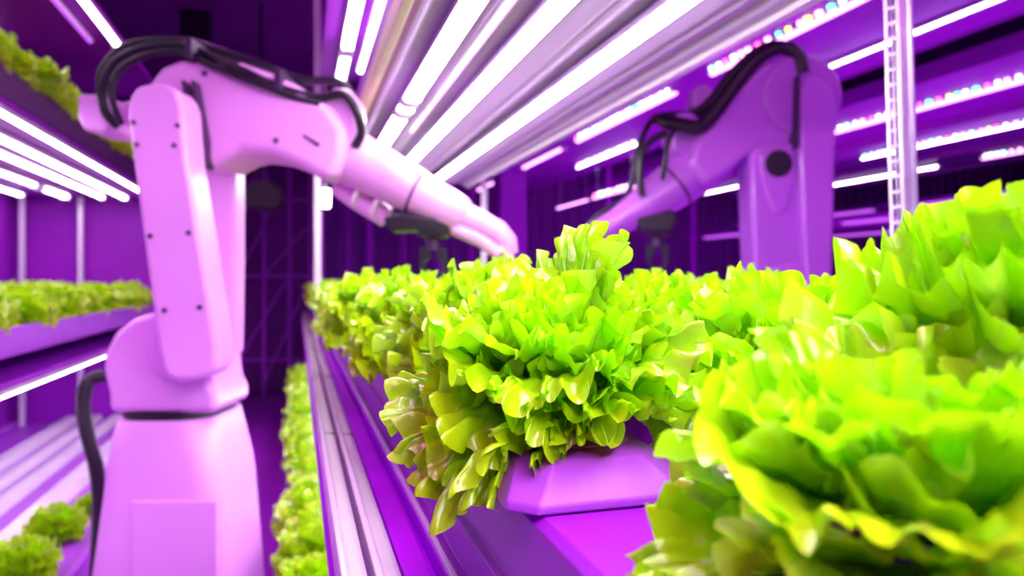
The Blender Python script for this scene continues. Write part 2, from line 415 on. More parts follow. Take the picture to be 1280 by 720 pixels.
# ------- lower tier beneath the bench
low = MB().prism([(-.02, -.96), (-.03, -.86), (-.02, -.86), (-.01, -.93), (.98, -.93), (.99, -.86), (1.0, -.86), (.99, -.96)], -1.0, 7.2)
tag(low.build('grow_tray', M['tray'], bevel=.002, loc=(0, 0, CZ)), 'long purple tray low under the bench, at the aisle floor', 'tray')
y = .9; k = 0
while y < 7.0:
    D = y * CS
    lettuce(far_me[k % 3] if D > 2.4 else mid_me[k % 4], .07 + RR.uniform(-.015, .015), y, -.928,
            'pale green lettuce in the row low under the bench, along the aisle floor', 'lettuces low along the aisle floor', RR.uniform(.95, 1.08))
    y += .23; k += 1
for i, xx in enumerate((.12, .45)):  # unseen bars added to light the low lettuce row
    led_bar(xx, .3, 6.8, -.42, 'tube', ['white light bar hidden under the bench, above the low lettuce row', 'white light bar deeper under the bench'][i], 'light bars under the bench', w=.03)

# ------- luminaire above the bench
ZL = .60
r = empty('reflector_hood', (0, 0, CZ + ZL))
def hood_profile():
    t = []; b_ = []
    xs = [.215, .225, .240, .262, .335, .355, .367, .379, .400, .488, .508, .545, .560, .575, .615, .695, .715, .750, .765, .780, .820, .835, .858]
    zs = [.002, .002, .022, .026, .026, .012, .020, .012, .026, .026, .012, .006, .014, .006, .026, .026, .012, .004, .014, .004, .020, .004, .000]
    b_ = [(1.2 * x, z) for x, z in zip(xs, zs)]; t = [(1.03, .05), (.258, .05)]
    return b_ + t
LY0, LY1 = -1.9, 4.50
MB().prism(hood_profile(), LY0, LY1).build('reflector', M['reflector'], r, bevel=.0015, seg=1)
MB().box(.214, LY0, -.006, .238, LY1, .055).build('cream_edge', M['cream'], r, bevel=.003)
MB().box(.238, LY0, -.002, .258, LY1, .05).build('plum_edge', M['brown'], r, bevel=.002)
MB().box(1.03, LY0, -.014, 1.058, LY1, .06).build('outer_edge', M['rail'], r, bevel=.003)
tag(r, 'wide lilac reflector hood with long folded ridges hanging over the lettuce bench', 'reflector')
tl = ['white tube nearest the aisle in the hood, broken by a small gap', 'thick white tube along the middle of the hood', 'longest white tube on the post side of the hood']
for i, (tx, segs) in enumerate(((.358, ((-1.85, 2.34), (2.41, 2.50), (2.58, 3.65))), (.540, ((-1.85, 4.0),)), (.785, ((-1.85, 4.44),)))):
    r = empty('tube_light', (tx, 0, CZ + ZL - .002))
    for (a, b_) in segs:
        W_ = .027
        prof = [(W_ * math.cos(PI + PI * q / 12), .016 * math.sin(PI + PI * q / 12) - .004) for q in range(13)]
        MB().prism(prof, a, b_).build('diffuser', M['tube'], r)
    MB().prism([(-.031, -.006), (.031, -.006), (.031, .008), (.020, .022), (-.020, .022), (-.031, .008)], LY0 + .02, segs[-1][1] + .03).build('housing', M['reflector'], r, bevel=.002)
    for a, b_ in segs:
        for yy in (a, b_):
            MB().prism([(-.030, -.006), (-.030, -.014), (-.016, -.023), (.016, -.023), (.030, -.014), (.030, -.006)], yy - .010, yy + .010).build('end_cap', M['rail'], r, bevel=.002)
    tag(r, tl[i], 'tube light', 'tube lights in the hood')
led_bar(.441, -1.2, 2.9, ZL - .006, 'led_far', 'thin pink light strip between two thick tubes of the hood', None, w=.012)  # a reflection in the hood, built as a glowing strip
# upper tray that carries the hood
tag(MB().prism([(.22, .061), (.22, .13), (.23, .13), (.24, .075), (1.03, .075), (1.04, .13), (1.06, .13), (1.06, .061)], LY0, LY1).build('upper_tray', M['deck'], bevel=.002, loc=(0, 0, CZ + ZL)),
    'purple tray resting on top of the reflector hood', 'tray')
# tubes higher up, left of the hood
led_bar(.195, -1.6, 3.0, .95, 'tube', 'white light bar high beside the hood, nearer the robot arm', 'light bars high beside the hood', w=.04)
led_bar(.275, -1.6, 3.35, .95, 'led_yel', 'thin greenish white light bar high beside the hood', 'light bars high beside the hood', w=.026)
led_bar(.196, 3.08, 3.5, .95, 'led', 'small piece of white light bar just above the robot forearm', 'light bars high beside the hood', w=.04)
tag(MB().box(.10, -1.7, .975, .34, 3.6, .99).build('support_plate', M['deck'], loc=(0, 0, CZ), bevel=.002), 'narrow purple plate carrying the high light bars beside the hood', 'panel')

# ------- slotted upright and other posts
def slotted_post(px_, D, label, tilt=0.0, zt=2.28, s=1.0):
    p = P(px_, 350, D); r = empty('slotted_post', (p.x, p.y, 0), -YAW)
    w = .0190 * s; H = CZ + zt
    # ladder face: two slim stiles and slanting rungs with open slots between them
    m = MB(); x0, x1 = -w * 1.25, 0
    m.box(x0, -.001, 0, x0 + .0052 * s, .0015, H); m.box(x1 - .0045 * s, -.001, 0, x1, .0015, H)
    z = 0.01
    while z < H - .02:
        a, b_ = x0 + .004 * s, x1 - .004 * s
        m.prism([(a, z), (b_, z + .003), (b_, z + .0095), (a, z + .0065)], -.0008, .0013); z += .0245 * s
    m.build('slotted_face', M['rail'], r, smooth=0)
    MB().prism([(0, -.001), (.003, -.001), (.003, .001), (.016, .001), (.018, -.004), (.024, -.004), (.026, .001), (.0285, .003), (.0285, .035), (.0265, .035), (.0265, .005), (.0, .005)], 0, H, 'z').build('post_body', M['steel'], r, bevel=.0006, seg=1, smooth=30)
    MB().box(.003, .033, 0, .028, .0355, H).build('rear_flange', M['steel'], r, smooth=0)
    r.rotation_euler = (0, tilt, -YAW)
    return tag(r, label, 'post', 'upright posts of the racks')
slotted_post(1160, 1.36, 'tall slotted metal post rising through the lettuce at the bench edge', tilt=-d(1.7), s=1.18)
def plain_post(x, y, label, w=.03, mat='rail', z1=CZ + 2.25, z0=0, name='rack_post', group='upright posts of the racks'):
    r = empty(name, (x, y, z0))
    MB().prism([(-w / 2, -w / 2), (w / 2, -w / 2), (w / 2, w / 2), (w / 6, w / 2), (w / 6, w / 6), (-w / 6, w / 6), (-w / 6, w / 2), (-w / 2, w / 2)], 0, z1 - z0, 'z').build('post_body', M[mat], r, bevel=w * .04, seg=1)
    MB().box(-w, -w, 0, w, w, .008).build('foot_plate', M['steel'], r)
    return tag(r, label, 'post', group)
p = P(397, 350, 3.9); plain_post(p.x, p.y, 'pale post behind the forearm at the aisle corner of the bench', .035)
p = P(418, 350, 5.6); plain_post(p.x - .1, p.y, 'thin distant purple post beyond the end of the hood', .04, 'panel')
plain_post(1.10, 4.3, 'pale post at the far end of the hood, behind the lettuce', .03)

# ------------------------------------------------------------------ left rack
XE = -.95; XI = -1.86
LYa, LYb = 1.6, 5.75
def left_tray(z, h, x0, x1, label, mat='tray', ya=LYa, yb=LYb):
    return tag(MB().prism([(x1, z - h), (x1 + .012, z - h * .6), (x1 + .012, z), (x1, z + .004), (x1 - .012, z), (x1 - .02, z - .03), (x0 + .02, z - .03), (x0, z), (x0 - .01, z), (x0 - .01, z - h)], ya, yb).build('grow_tray', M[mat], bevel=.002, loc=(0, 0, CZ)), label, 'tray', 'trays of the side rack')
left_tray(-.165, .10, XI, XE, 'lilac tray at mid height in the side rack, full of lettuce', 'pot')
left_tray(.72, .10, XI, XE, 'dark edged tray of the top shelf in the side rack', 'tray_dark')
left_tray(-.97, .10, XI, -.72, 'wide lowest tray of the side rack with sparse young lettuce', 'pot')
for j, (xx, zz) in enumerate(((-.80, -.94), (-1.0, -.94), (-1.16, -.94), (-1.32, -.94))):
    pass
# pale channel lids on the lowest tray
for j, (xa, xb) in enumerate(((-1.09, -.98), (-1.27, -1.20), (-1.40, -1.33), (-1.56, -1.47))):
    tag(MB().prism([(xa, -.999), (xa + .01, -.955), (xb - .01, -.955), (xb, -.999)], LYa, LYb).build('channel_lid', M['rail'], bevel=.003, loc=(0, 0, CZ)),
        ['broad white channel lid on the lowest side tray, beside the young lettuce', 'narrow white channel lid second from the young lettuce on the lowest side tray',
         'narrow white channel lid third from the young lettuce on the lowest side tray', 'white channel lid deepest in the lowest side tray'][j], 'channel lid', 'white channel lids in the side rack')
# shelf undersides and their light bars
tag(MB().box(XI, LYa, .592, XE - .0, LYb, .615).build('light_canopy', M['deck'], bevel=.002, loc=(0, 0, CZ)), 'purple underside panel of the top shelf, carrying five light bars', 'panel')
ws = ['outermost, along the dark tray edge', 'second from the dark tray edge', 'third from the dark tray edge', 'fourth from the dark tray edge', 'deepest, against the back panel']
for j, xx in enumerate((-.965, -1.14, -1.28, -1.50, -1.76)):
    led_bar(xx, LYa + .05, 5.5 if j != 3 else 4.9, .565, 'led', 'light bar under the top side shelf, ' + ws[j], 'light bars under the top side shelf', w=.026 if j == 0 else .038)
    if j == 3: led_bar(xx, 5.0, 5.5, .565, 'led', 'short end piece of light bar under the top side shelf', 'light bars under the top side shelf', w=.05)
for j, (xx, w) in enumerate(((-.97, .022), (-1.30, .03), (-1.6, .03))):
    led_bar(xx, LYa + .05, 5.4, -.40, 'led', 'light bar under the mid height side tray, ' + ['at its front edge', 'behind the front one', 'deepest one'][j], 'light bars under the middle side tray', w=w)
tag(MB().box(XI, LYa, -.372, XE, LYb, -.35).build('light_canopy', M['panel'], bevel=.002, loc=(0, 0, CZ)), 'purple panel under the mid height tray of the side rack', 'panel')
tag(MB().box(XI, LYa, 1.322, XE + .02, LYb, 1.34).build('light_canopy', M['panel'], bevel=.002, loc=(0, 0, CZ)), 'topmost purple panel of the side rack near the ceiling', 'panel')
for j, (xx, a, b_) in enumerate(((-.95, 1.7, 3.0), (-.95, 3.08, 4.4), (-1.08, 1.7, 4.4), (-1.25, 1.7, 3.6), (-1.6, 1.7, 4.6))):
    led_bar(xx, a, b_, 1.29, ['led', 'led', 'led_dim', 'led', 'led'][j], ['near white light bar at the front of the topmost panel', 'second white light bar end to end at the front of the topmost panel',
            'dim purple light strip under the topmost panel', 'white light bar deep under the topmost panel above the green lettuce', 'rearmost light bar under the topmost panel'][j], 'light bars under the topmost side panel', w=.035 if j != 2 else .02)
tag(MB().box(XI - .06, LYa, .05 - CZ, XI - .03, LYb, 1.34).build('back_panel', M['panel'], loc=(0, 0, CZ), bevel=.003), 'tall purple back panel behind the side rack', 'panel')
tag(MB().box(XI - .06, LYb + .03, .05 - CZ, XE - .02, LYb + .05, .6).build('end_panel', M['panel'], loc=(0, 0, CZ), bevel=.003), 'purple end panel closing the far end of the side rack', 'panel')
for j, (xx, yy) in enumerate(((XE - .03, LYb - .06), (XI + .05, LYb - .06), (-1.46, LYb - .04)  , (XI - .015, LYa + 1.2))):
    plain_post(xx, yy, ['pale front corner post at the far end of the side rack', 'pale rear corner post at the far end of the side rack', 'thin pale post standing against the purple end panel',
                        'pale post against the back panel of the side rack'][j], .03, z1=CZ + (.58 if j in (0, 2) else 1.3))
# lettuce on the shelves of the side rack
for (zz, xs, ya, yb, where, gr) in ((-.193, (-1.08, -1.32, -1.56), 1.8, 5.6, 'mid height tray of the side rack', 'lettuces on the middle side tray'),
                                    (.69, (-1.02, -1.28, -1.54), 1.8, 4.7, 'top shelf of the side rack', 'lettuces on the top side shelf')):
    for ri, xx in enumerate(xs):
        y = ya + .05 * ri; k = 0
        while y < yb:
            lettuce(far_me[RR.randrange(3)], xx + RR.uniform(-.02, .02), y, zz, f'small green lettuce in the {["front", "middle", "rear"][ri]} row on the {where}', gr, RR.uniform(.98, 1.15), None, RR.uniform(.95, 1.15))
            y += RR.uniform(.22, .25); k += 1
yl = [(-.874, 2.74, 'pale young lettuce on the lowest side tray, cut by the picture corner', 1.0), (-.884, 3.13, 'dark tipped young lettuce on the lowest side tray, beside the black pedestal cable', .95), (-.844, 3.46, 'tiny young lettuce on the lowest side tray, half behind the robot pedestal', .6),
      (-.86, 4.2, 'small lettuce on the lowest side tray, deep behind the pedestal cable', .5)]
for x, y, lab, s in yl: lettuce(mid_me[1], x, y, -.998 if x > -.97 else -.954, lab, 'young lettuces on the lowest side tray', s * .8)

# ------------------------------------------------------------------ robots
def robot_frame(px_c, D):
    k = D / F; o = P(px_c, 350, D)
    return k, o, (lambda x, y, dy=0: (((x - 640) * (D + dy) - (px_c - 640) * D) / F, (HY - y) * (D + dy) / F + CZ))

def poly(T, pts, dy=0): return [T(*p, dy) for p in pts]

def bolts(T, root, pts, yf, mat='bolt', r=.0075):
    for q in pts:
        x, z = T(*q, yf); m = MB(); m.tube([(x, yf + .002, z), (x, yf - .004, z)], r, 10); m.build('bolt', M[mat], root)

def make_gripper(root, T, px_, py_, k, mat):
    """black gripper hanging under the wrist: body, stem and two jaws"""
    x, z = T(px_, py_)
    g = MB().box(x - .045, -.045, z - .035, x + .05, .045, z + .03).build('gripper', M['black'], root, bevel=.01)
    MB().tube([(x, 0, z - .03), (x, 0, z - .075)], .024, 14).build('gripper_stem', M['seam'], g)
    for s in (-1, 1):
        MB().prism([(x + s * .012, z - .07), (x + s * .042, z - .07), (x + s * .046, z - .12), (x + s * .030, z - .165), (x + s * .020, z - .165), (x + s * .030, z - .12), (x + s * .012, z - .10)], -.014, .014).build('jaw', M['black'], g, bevel=.003)
    return g

# --- robot beside the bench
k, O, T = robot_frame(222, 2.3)
R1 = empty('robot_arm', (O.x, O.y, 0), -YAW)
SD = .17
def sec(xa, xb, py, dy, r):
    (a, z), (b_, _) = T(xa, py, -SD * (py < 860)), T(xb, py, SD * (py < 860))
    return rrect((a + b_) / 2, 0, z, b_ - a, dy, r)
ped = MB().loft([sec(122, 324, 877.5, .52, .05), sec(122, 324, 868, .52, .05), sec(122, 324, 866, .38, .07), sec(122, 324, 620, .38, .07), sec(125, 320, 590, .38, .07), sec(130, 313, 548, .37, .08), sec(133, 310, 526, .36, .09)])
pedo = ped.build('pedestal', M['robot'], R1, bevel=.006)
MB().box(T(165, 0, -.19)[0], -.196, T(0, 700)[1], T(272, 0, -.19)[0], -.188, T(0, 603)[1]).build('cover_plate', M['robot'], pedo, bevel=.004)
MB().loft([sec(136, 306, 527, .34, .10), sec(136, 306, 516, .34, .10)]).build('seal_ring', M['black'], R1)
MB().prism(poly(T, [(135, 517), (270, 517), (272, 497), (264, 482), (260, 452), (256, 425), (246, 402), (228, 393), (192, 390), (165, 398), (142, 416), (129, 440), (127, 462), (134, 492)], -.17), -.17, .10).build('shoulder_housing', M['robot'], R1, bevel=.045, seg=5)
x, z = T(228, 438, -.18)
MB().tube([(x, -.20, z), (x, -.13, z)], .095, 32).build('shoulder_joint', M['robot'], R1, bevel=.01)
la = MB().prism(poly(T, [(158, 140), (161, 120), (170, 108), (188, 103), (208, 104), (221, 112), (227, 130), (233, 200), (250, 300), (271, 432), (271, 455), (264, 468), (250, 474), (222, 477), (208, 472), (201, 455), (196, 430), (180, 310), (164, 190)], -.30), -.30, -.165).build('lower_arm', M['robot'], R1, bevel=.022, seg=4)
bolts(T, la, [(167, 153), (222, 157), (171, 181), (218, 182), (188, 295), (236, 291), (206, 388), (250, 384)], -.30)
MB().prism(poly(T, [(250, 222), (268, 200), (290, 186), (294, 200), (294, 330), (292, 445), (262, 445), (262, 330), (256, 262)], .02), .02, .12).build('rear_strut', M['robot'], R1, bevel=.02, seg=3)
x, z = T(218, 150, -.15)
MB().tube([(x, -.17, z), (x, -.145, z)], .082, 36).build('elbow_cover', M['robot'], R1, bevel=.006)
MB().tube([(x, -.145, z), (x, -.135, z)], .086, 36).build('elbow_seam', M['seam'], R1)
MB().tube([(x, -.135, z), (x, .13, z)], .092, 36).build('elbow_joint', M['robot'], R1, bevel=.02)
for q in (226, 238):
    MB().prism(poly(T, [(q, 100), (q + 4, 100), (q + 11, 135), (q + 18, 175), (q + 18, 205), (q + 14, 210), (q + 13, 175), (q + 6, 135)], -.175), -.175, -.10).build('joint_rib', M['seam'], R1, bevel=.002)
fh = MB().prism(poly(T, [(178, 128), (184, 100), (200, 82), (222, 72), (260, 74), (300, 76), (345, 92), (380, 110), (412, 132), (432, 160), (430, 195), (414, 226), (398, 221), (368, 205), (338, 194), (300, 190), (275, 203), (262, 212), (235, 205), (200, 190)], -.13), -.13, .12).build('forearm_housing', M['robot'], R1, bevel=.045, seg=5)
bolts(T, fh, [(256, 92), (345, 176)], -.13, r=.009)
MB().prism(poly(T, [(378, 170), (380, 168), (400, 180), (398, 183)], -.134), -.134, -.12).build('nameplate', M['seam'], fh)
def T3(x, y, dy=0): a, b_ = T(x, y, dy); return (a, dy, b_)
fa = MB().tube([T3(398, 176), T3(420, 188), T3(470, 213), T3(520, 240), T3(560, 262)], [.092, .092, .084, .074, .066], 28).build('forearm', M['robot'], R1, bevel=.006)
for (a, b_, rr) in (((414, 185), (417, 187), .0945), ((519, 239.5), (522, 241), .0765)):
    MB().tube([T3(*a), T3(*b_)], rr, 28).build('seam_ring', M['seam'], R1)
MB().tube([T3(556, 260), T3(574, 269), T3(580, 272)], [.068, .062, .052], 26).build('wrist_collar', M['robot'], R1)
MB().tube([T3(574, 268), T3(600, 279), T3(622, 291), T3(633, 303), T3(637, 318)], [.044, .042, .040, .036, .028], 22).build('wrist', M['robot'], R1)
MB().tube([T3(566, 285, -.02), T3(600, 300, -.02), T3(624, 318, -.02)], [.022, .022, .02], 14).build('wrist_link', M['robot'], R1)
MB().tube([T3(628, 306, -.01), T3(636, 322, -.01), T3(640, 334, -.01)], [.022, .018, .010], 14).build('tool_tip', M['cream'], R1)
mt = MB().prism(poly(T, [(398, 160), (402, 122), (414, 108), (436, 108), (446, 124), (446, 172), (436, 186)], -.09), -.09, .07).build('wrist_motor', M['robot'], R1, bevel=.02)
MB().tube([T3(420, 232, .05), T3(450, 250, .05), T3(484, 272, .05)], [.030, .038, .034], 16).build('lower_link', M['robot'], R1)
for q in ((446, 243), (470, 256)):
    MB().tube([T3(q[0], q[1], .02), T3(q[0] + 3, q[1] + 1.6, .02)], .042, 16).build('link_collar', M['rail'], R1)
g1 = make_gripper(R1, T, 542, 283, k, 'black')
MB().prism(poly(T, [(478, 272), (500, 266), (545, 272), (548, 290), (510, 288), (488, 290)], -.05), -.05, .04).build('gripper_arm', M['black'], R1, bevel=.01)
MB().prism(poly(T, [(96, 117), (134, 119), (139, 160), (130, 166), (104, 163), (97, 148)], -.06), -.06, .10).build('counterweight_motor', M['robot'], R1, bevel=.012)
MB().prism(poly(T, [(128, 132), (190, 120), (190, 150), (130, 156)], 0), 0, .07).build('motor_bracket', M['robot'], R1, bevel=.01)
cab = lambda pts, rr, nm='cable', par=None: MB().tube(smooth_path(pts, 8), rr, 10).build(nm, M['black'], par or R1)
cab([T3(148, 158, -.06), T3(132, 140, -.09), T3(128, 110, -.10), T3(144, 78, -.10), T3(180, 60, -.09), T3(225, 57, -.09), T3(265, 72, -.10), T3(310, 92, -.135), T3(355, 112, -.12), T3(398, 122, -.11), T3(428, 118, -.11), T3(444, 136, -.12), T3(452, 165, -.09), T3(444, 184, -.08)], .0145)
cab([T3(144, 150, 0), T3(126, 118, 0), T3(130, 86, 0), T3(158, 58, 0), T3(200, 50, 0), T3(240, 54, 0), T3(285, 68, 0), T3(330, 82, 0), T3(375, 100, 0), T3(420, 102, 0), T3(440, 118, 0), T3(450, 150, 0)], .0145)
cab([T3(152, 156, -.10), T3(140, 120, -.13), T3(150, 88, -.13), T3(185, 69, -.12), T3(228, 66, -.12), T3(270, 84, -.14), T3(320, 104, -.145), T3(370, 122, -.13), T3(400, 130, -.12)], .011)
for q in ((262, 76), (366, 112)):
    MB().box(T(q[0] - 4, 0)[0], -.155, T(0, q[1] + 16)[1], T(q[0] + 4, 0)[0], .03, T(0, q[1] - 10)[1]).build('cable_clamp', M['seam'], R1, bevel=.004)
cab([T3(128, 470, .10), T3(110, 478, .06), T3(104, 510, .04), T3(110, 545, .03), T3(120, 585, .03), T3(124, 640, .03), T3(118, 760, .03), T3(108, 868, .04)], .022, 'power_cable')
tag(R1, 'big pinkish white robot arm on a tall pedestal, reaching over the lettuce with black cables', 'robot arm')

# --- robot beyond the bench, mirrored and in shade
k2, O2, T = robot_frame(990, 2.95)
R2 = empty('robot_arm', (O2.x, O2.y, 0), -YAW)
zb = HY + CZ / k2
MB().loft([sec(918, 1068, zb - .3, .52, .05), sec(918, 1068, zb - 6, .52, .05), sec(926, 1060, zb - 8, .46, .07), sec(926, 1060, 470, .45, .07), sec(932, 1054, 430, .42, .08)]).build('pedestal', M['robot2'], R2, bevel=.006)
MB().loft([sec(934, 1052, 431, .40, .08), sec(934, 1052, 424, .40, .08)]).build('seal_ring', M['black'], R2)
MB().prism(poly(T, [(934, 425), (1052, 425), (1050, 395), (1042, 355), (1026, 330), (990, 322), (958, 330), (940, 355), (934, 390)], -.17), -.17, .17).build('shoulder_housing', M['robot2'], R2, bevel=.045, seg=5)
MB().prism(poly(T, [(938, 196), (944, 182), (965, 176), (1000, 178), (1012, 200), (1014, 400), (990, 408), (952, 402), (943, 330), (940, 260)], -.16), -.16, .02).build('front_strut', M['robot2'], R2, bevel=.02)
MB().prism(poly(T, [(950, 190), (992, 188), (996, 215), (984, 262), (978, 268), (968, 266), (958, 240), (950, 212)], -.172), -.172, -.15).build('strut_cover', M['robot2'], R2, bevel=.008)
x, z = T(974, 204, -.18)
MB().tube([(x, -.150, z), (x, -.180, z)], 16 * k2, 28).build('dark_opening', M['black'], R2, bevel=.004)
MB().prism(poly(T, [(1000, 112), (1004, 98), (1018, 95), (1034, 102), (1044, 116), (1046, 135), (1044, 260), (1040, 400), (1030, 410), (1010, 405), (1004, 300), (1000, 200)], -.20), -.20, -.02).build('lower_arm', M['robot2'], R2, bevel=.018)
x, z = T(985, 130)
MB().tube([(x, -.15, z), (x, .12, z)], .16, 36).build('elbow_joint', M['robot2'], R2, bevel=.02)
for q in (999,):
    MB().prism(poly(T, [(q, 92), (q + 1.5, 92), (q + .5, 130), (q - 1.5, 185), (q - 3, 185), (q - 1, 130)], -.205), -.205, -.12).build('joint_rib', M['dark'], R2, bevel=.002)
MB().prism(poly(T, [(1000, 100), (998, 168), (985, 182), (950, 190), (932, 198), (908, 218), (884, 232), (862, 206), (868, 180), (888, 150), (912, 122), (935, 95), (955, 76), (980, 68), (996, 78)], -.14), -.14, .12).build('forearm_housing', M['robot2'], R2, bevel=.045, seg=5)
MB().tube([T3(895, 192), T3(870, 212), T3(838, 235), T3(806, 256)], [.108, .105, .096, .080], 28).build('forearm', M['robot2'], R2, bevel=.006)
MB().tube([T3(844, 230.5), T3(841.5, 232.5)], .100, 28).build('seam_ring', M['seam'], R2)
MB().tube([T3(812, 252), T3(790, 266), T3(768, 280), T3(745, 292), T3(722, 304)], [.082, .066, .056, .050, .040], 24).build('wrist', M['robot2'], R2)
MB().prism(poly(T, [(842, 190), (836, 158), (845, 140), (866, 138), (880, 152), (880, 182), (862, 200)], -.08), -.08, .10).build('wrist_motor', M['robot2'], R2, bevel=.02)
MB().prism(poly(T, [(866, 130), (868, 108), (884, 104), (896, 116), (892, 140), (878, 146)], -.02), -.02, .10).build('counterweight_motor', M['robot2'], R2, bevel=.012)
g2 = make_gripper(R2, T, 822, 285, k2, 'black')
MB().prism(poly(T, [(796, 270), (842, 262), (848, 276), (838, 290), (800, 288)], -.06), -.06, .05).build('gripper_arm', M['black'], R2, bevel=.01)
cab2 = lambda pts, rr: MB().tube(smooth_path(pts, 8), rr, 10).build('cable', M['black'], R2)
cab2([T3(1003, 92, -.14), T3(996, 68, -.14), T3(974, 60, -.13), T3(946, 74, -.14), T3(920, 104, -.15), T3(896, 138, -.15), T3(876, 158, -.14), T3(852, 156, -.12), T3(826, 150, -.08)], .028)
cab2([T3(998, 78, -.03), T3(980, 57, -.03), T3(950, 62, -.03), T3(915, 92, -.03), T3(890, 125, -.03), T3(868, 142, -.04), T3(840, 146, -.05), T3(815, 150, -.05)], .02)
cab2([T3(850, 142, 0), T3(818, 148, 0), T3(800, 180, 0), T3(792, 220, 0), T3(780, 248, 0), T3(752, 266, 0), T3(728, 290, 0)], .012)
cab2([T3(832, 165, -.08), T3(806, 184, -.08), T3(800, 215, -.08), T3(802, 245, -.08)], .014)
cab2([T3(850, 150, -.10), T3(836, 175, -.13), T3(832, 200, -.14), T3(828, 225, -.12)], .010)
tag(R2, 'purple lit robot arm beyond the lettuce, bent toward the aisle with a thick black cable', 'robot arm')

# ------------------------------------------------------------------ far racks with beaded light bars
ZB = 1.12
def bar_px(X, pa, pb, mat, label, w=.05, beads=True, zb=ZB):
    # y of the point on the line at lateral X that shows in column px
    ys = []
    for px_ in (pa, pb):
        D = depth_at(px_, X); ys.append((D - X * SN) / CS)
    ya, yb = min(ys), max(ys)
    r = led_bar(X, ya, yb, zb, mat, label, 'beaded light bars over the far racks' if beads else 'light bars over the far racks', w=w, beads=beads, hmat='reflector')
    if zb < ZB:
        for s_ in (-.4, .4): MB().tube([(0, s_ * (yb - ya), .02), (0, s_ * (yb - ya), ZB - zb + .03)], .004, 6).build('hanger', M['steel'], r)
bar_px(2.16, 1098, 890, 'led_far', 'beaded pink light bar behind the shaded robot elbow, first over the neighbouring rack', 0.037)
bar_px(2.16, 1480, 1120, 'led_far', 'beaded pink light bar high above the slotted post', 0.037)
bar_px(2.16, 843, 722, 'led_far', 'beaded pink light bar in front of the shaded robot wrist motor', 0.043)
bar_px(2.16, 705, 655, 'led_far', 'plain pink light bar between the hood and the shaded robot', 0.043, False)
bar_px(2.16, 648, 598, 'led_far', 'small distant pink light bar just past the hood edge', 0.037, False)
bar_px(2.68, 1450, 1005, 'led_yel', 'slim white light bar with greenish rim, right above the shaded robot shoulder', 0.028, False)
bar_px(2.68, 797, 722, 'led_yel', 'slim greenish light bar below the beaded one near the wrist motor', 0.028, True)
bar_px(3.90, 1420, 1045, 'led_far', 'beaded light bar meeting the slotted post at mid height', 0.043)
bar_px(2.85, 795, 742, 'led_far', 'small pink light bar behind the cables of the shaded robot', 0.031, True, .82)
bar_px(2.85, 737, 697, 'led_far', 'faint pink light bar furthest along the rack behind the forearm tip', 0.031, False, .82)
bar_px(5.0, 1420, 1078, 'led', 'thin white light bar crossing the slotted post below the beaded one', 0.028, True)
bar_px(5.05, 942, 868, 'led', 'thin white light bar seen under the bent elbow of the shaded robot', 0.031, False)
bar_px(6.05, 1175, 1040, 'led', 'short white light bar ending just past the slotted post', 0.037, False)
bar_px(6.05, 1400, 1228, 'led_far', 'beaded light bar at the picture edge above the blurred lettuce', 0.037, True)
decks = [(1.98, 2.95), (3.45, 4.35), (4.6, 5.45), (5.7, 6.5)]
dl = ['purple shelf deck over the first far rack, carrying the highest beaded light bars', 'purple shelf deck second from the bench', 'purple shelf deck third from the bench', 'purple shelf deck furthest from the bench']
for i, (a, b_) in enumerate(decks):
    r = empty('shelf_deck', (0, 0, CZ + ZB + .024))
    MB().box(a, -1.2, 0, b_, 8.6, .03).build('deck_board', M['deck'], r, bevel=.002)
    for e in (a - .012, b_):
        MB().box(e, -1.2, -.012, e + .012, 8.6, .09).build('deck_edge', M['panel'], r, bevel=.002)
    tag(r, dl[i], 'shelf', 'shelf decks over the far racks')
# lower shelves of the far racks with dim strips
kk = 0
for i, (xa, zz) in enumerate(((5.2, .52), (5.9, .70), (6.9, .55), (8.0, .95), (9.4, .75))):
    r = empty('rack_shelf', (0, 0, CZ + zz))
    MB().box(xa - .35, 1.0, .02, xa + .5, 8.4, .05).build('shelf_board', M['deck'], r, bevel=.002)
    for j in range(3):
        MB().box(xa - .3, 1.2 + j * 2.4, 0, xa - .24, 3.2 + j * 2.4, .018).build('light_strip', M['led_dim'], r)
    tag(r, 'dim purple shelf far beyond the slotted post, ' + ['lowest of them', 'middle one with three dim strips', 'deeper low one', 'high distant one', 'rearmost one'][i], 'shelf', 'dim shelves of the distant racks')
for i, (x, y) in enumerate(((3.1, 6.9), (3.42, 4.6), (4.45, 7.5), (6.6, 5.0))):
    plain_post(x, y, ['purple post far behind the shaded robot wrist', 'purple post behind the shaded robot pedestal', 'distant purple post behind the forearm tip', 'distant purple post beyond the slotted post'][i], .05, 'panel')
# wide pillar behind the forearm tip
p = P(637, 350, 7.4)
tag(MB().prism([(-.14, -.14), (.14, -.14), (.14, .14), (-.14, .14)], 0, CZ + 2.3, 'z').build('pillar', M['panel'], bevel=.01, loc=(p.x, p.y, 0)), 'broad purple pillar behind the tip of the pinkish white robot arm', 'pillar')
for i, q in enumerate((436, 462, 505, 548, 590)):
    p = P(q, 350, 8.3 - .2 * (i % 2)); plain_post(p.x, p.y, 'slim distant post in the row under the pinkish white forearm', .05 + .02 * (i % 2), 'panel', group='slim posts under the forearm')

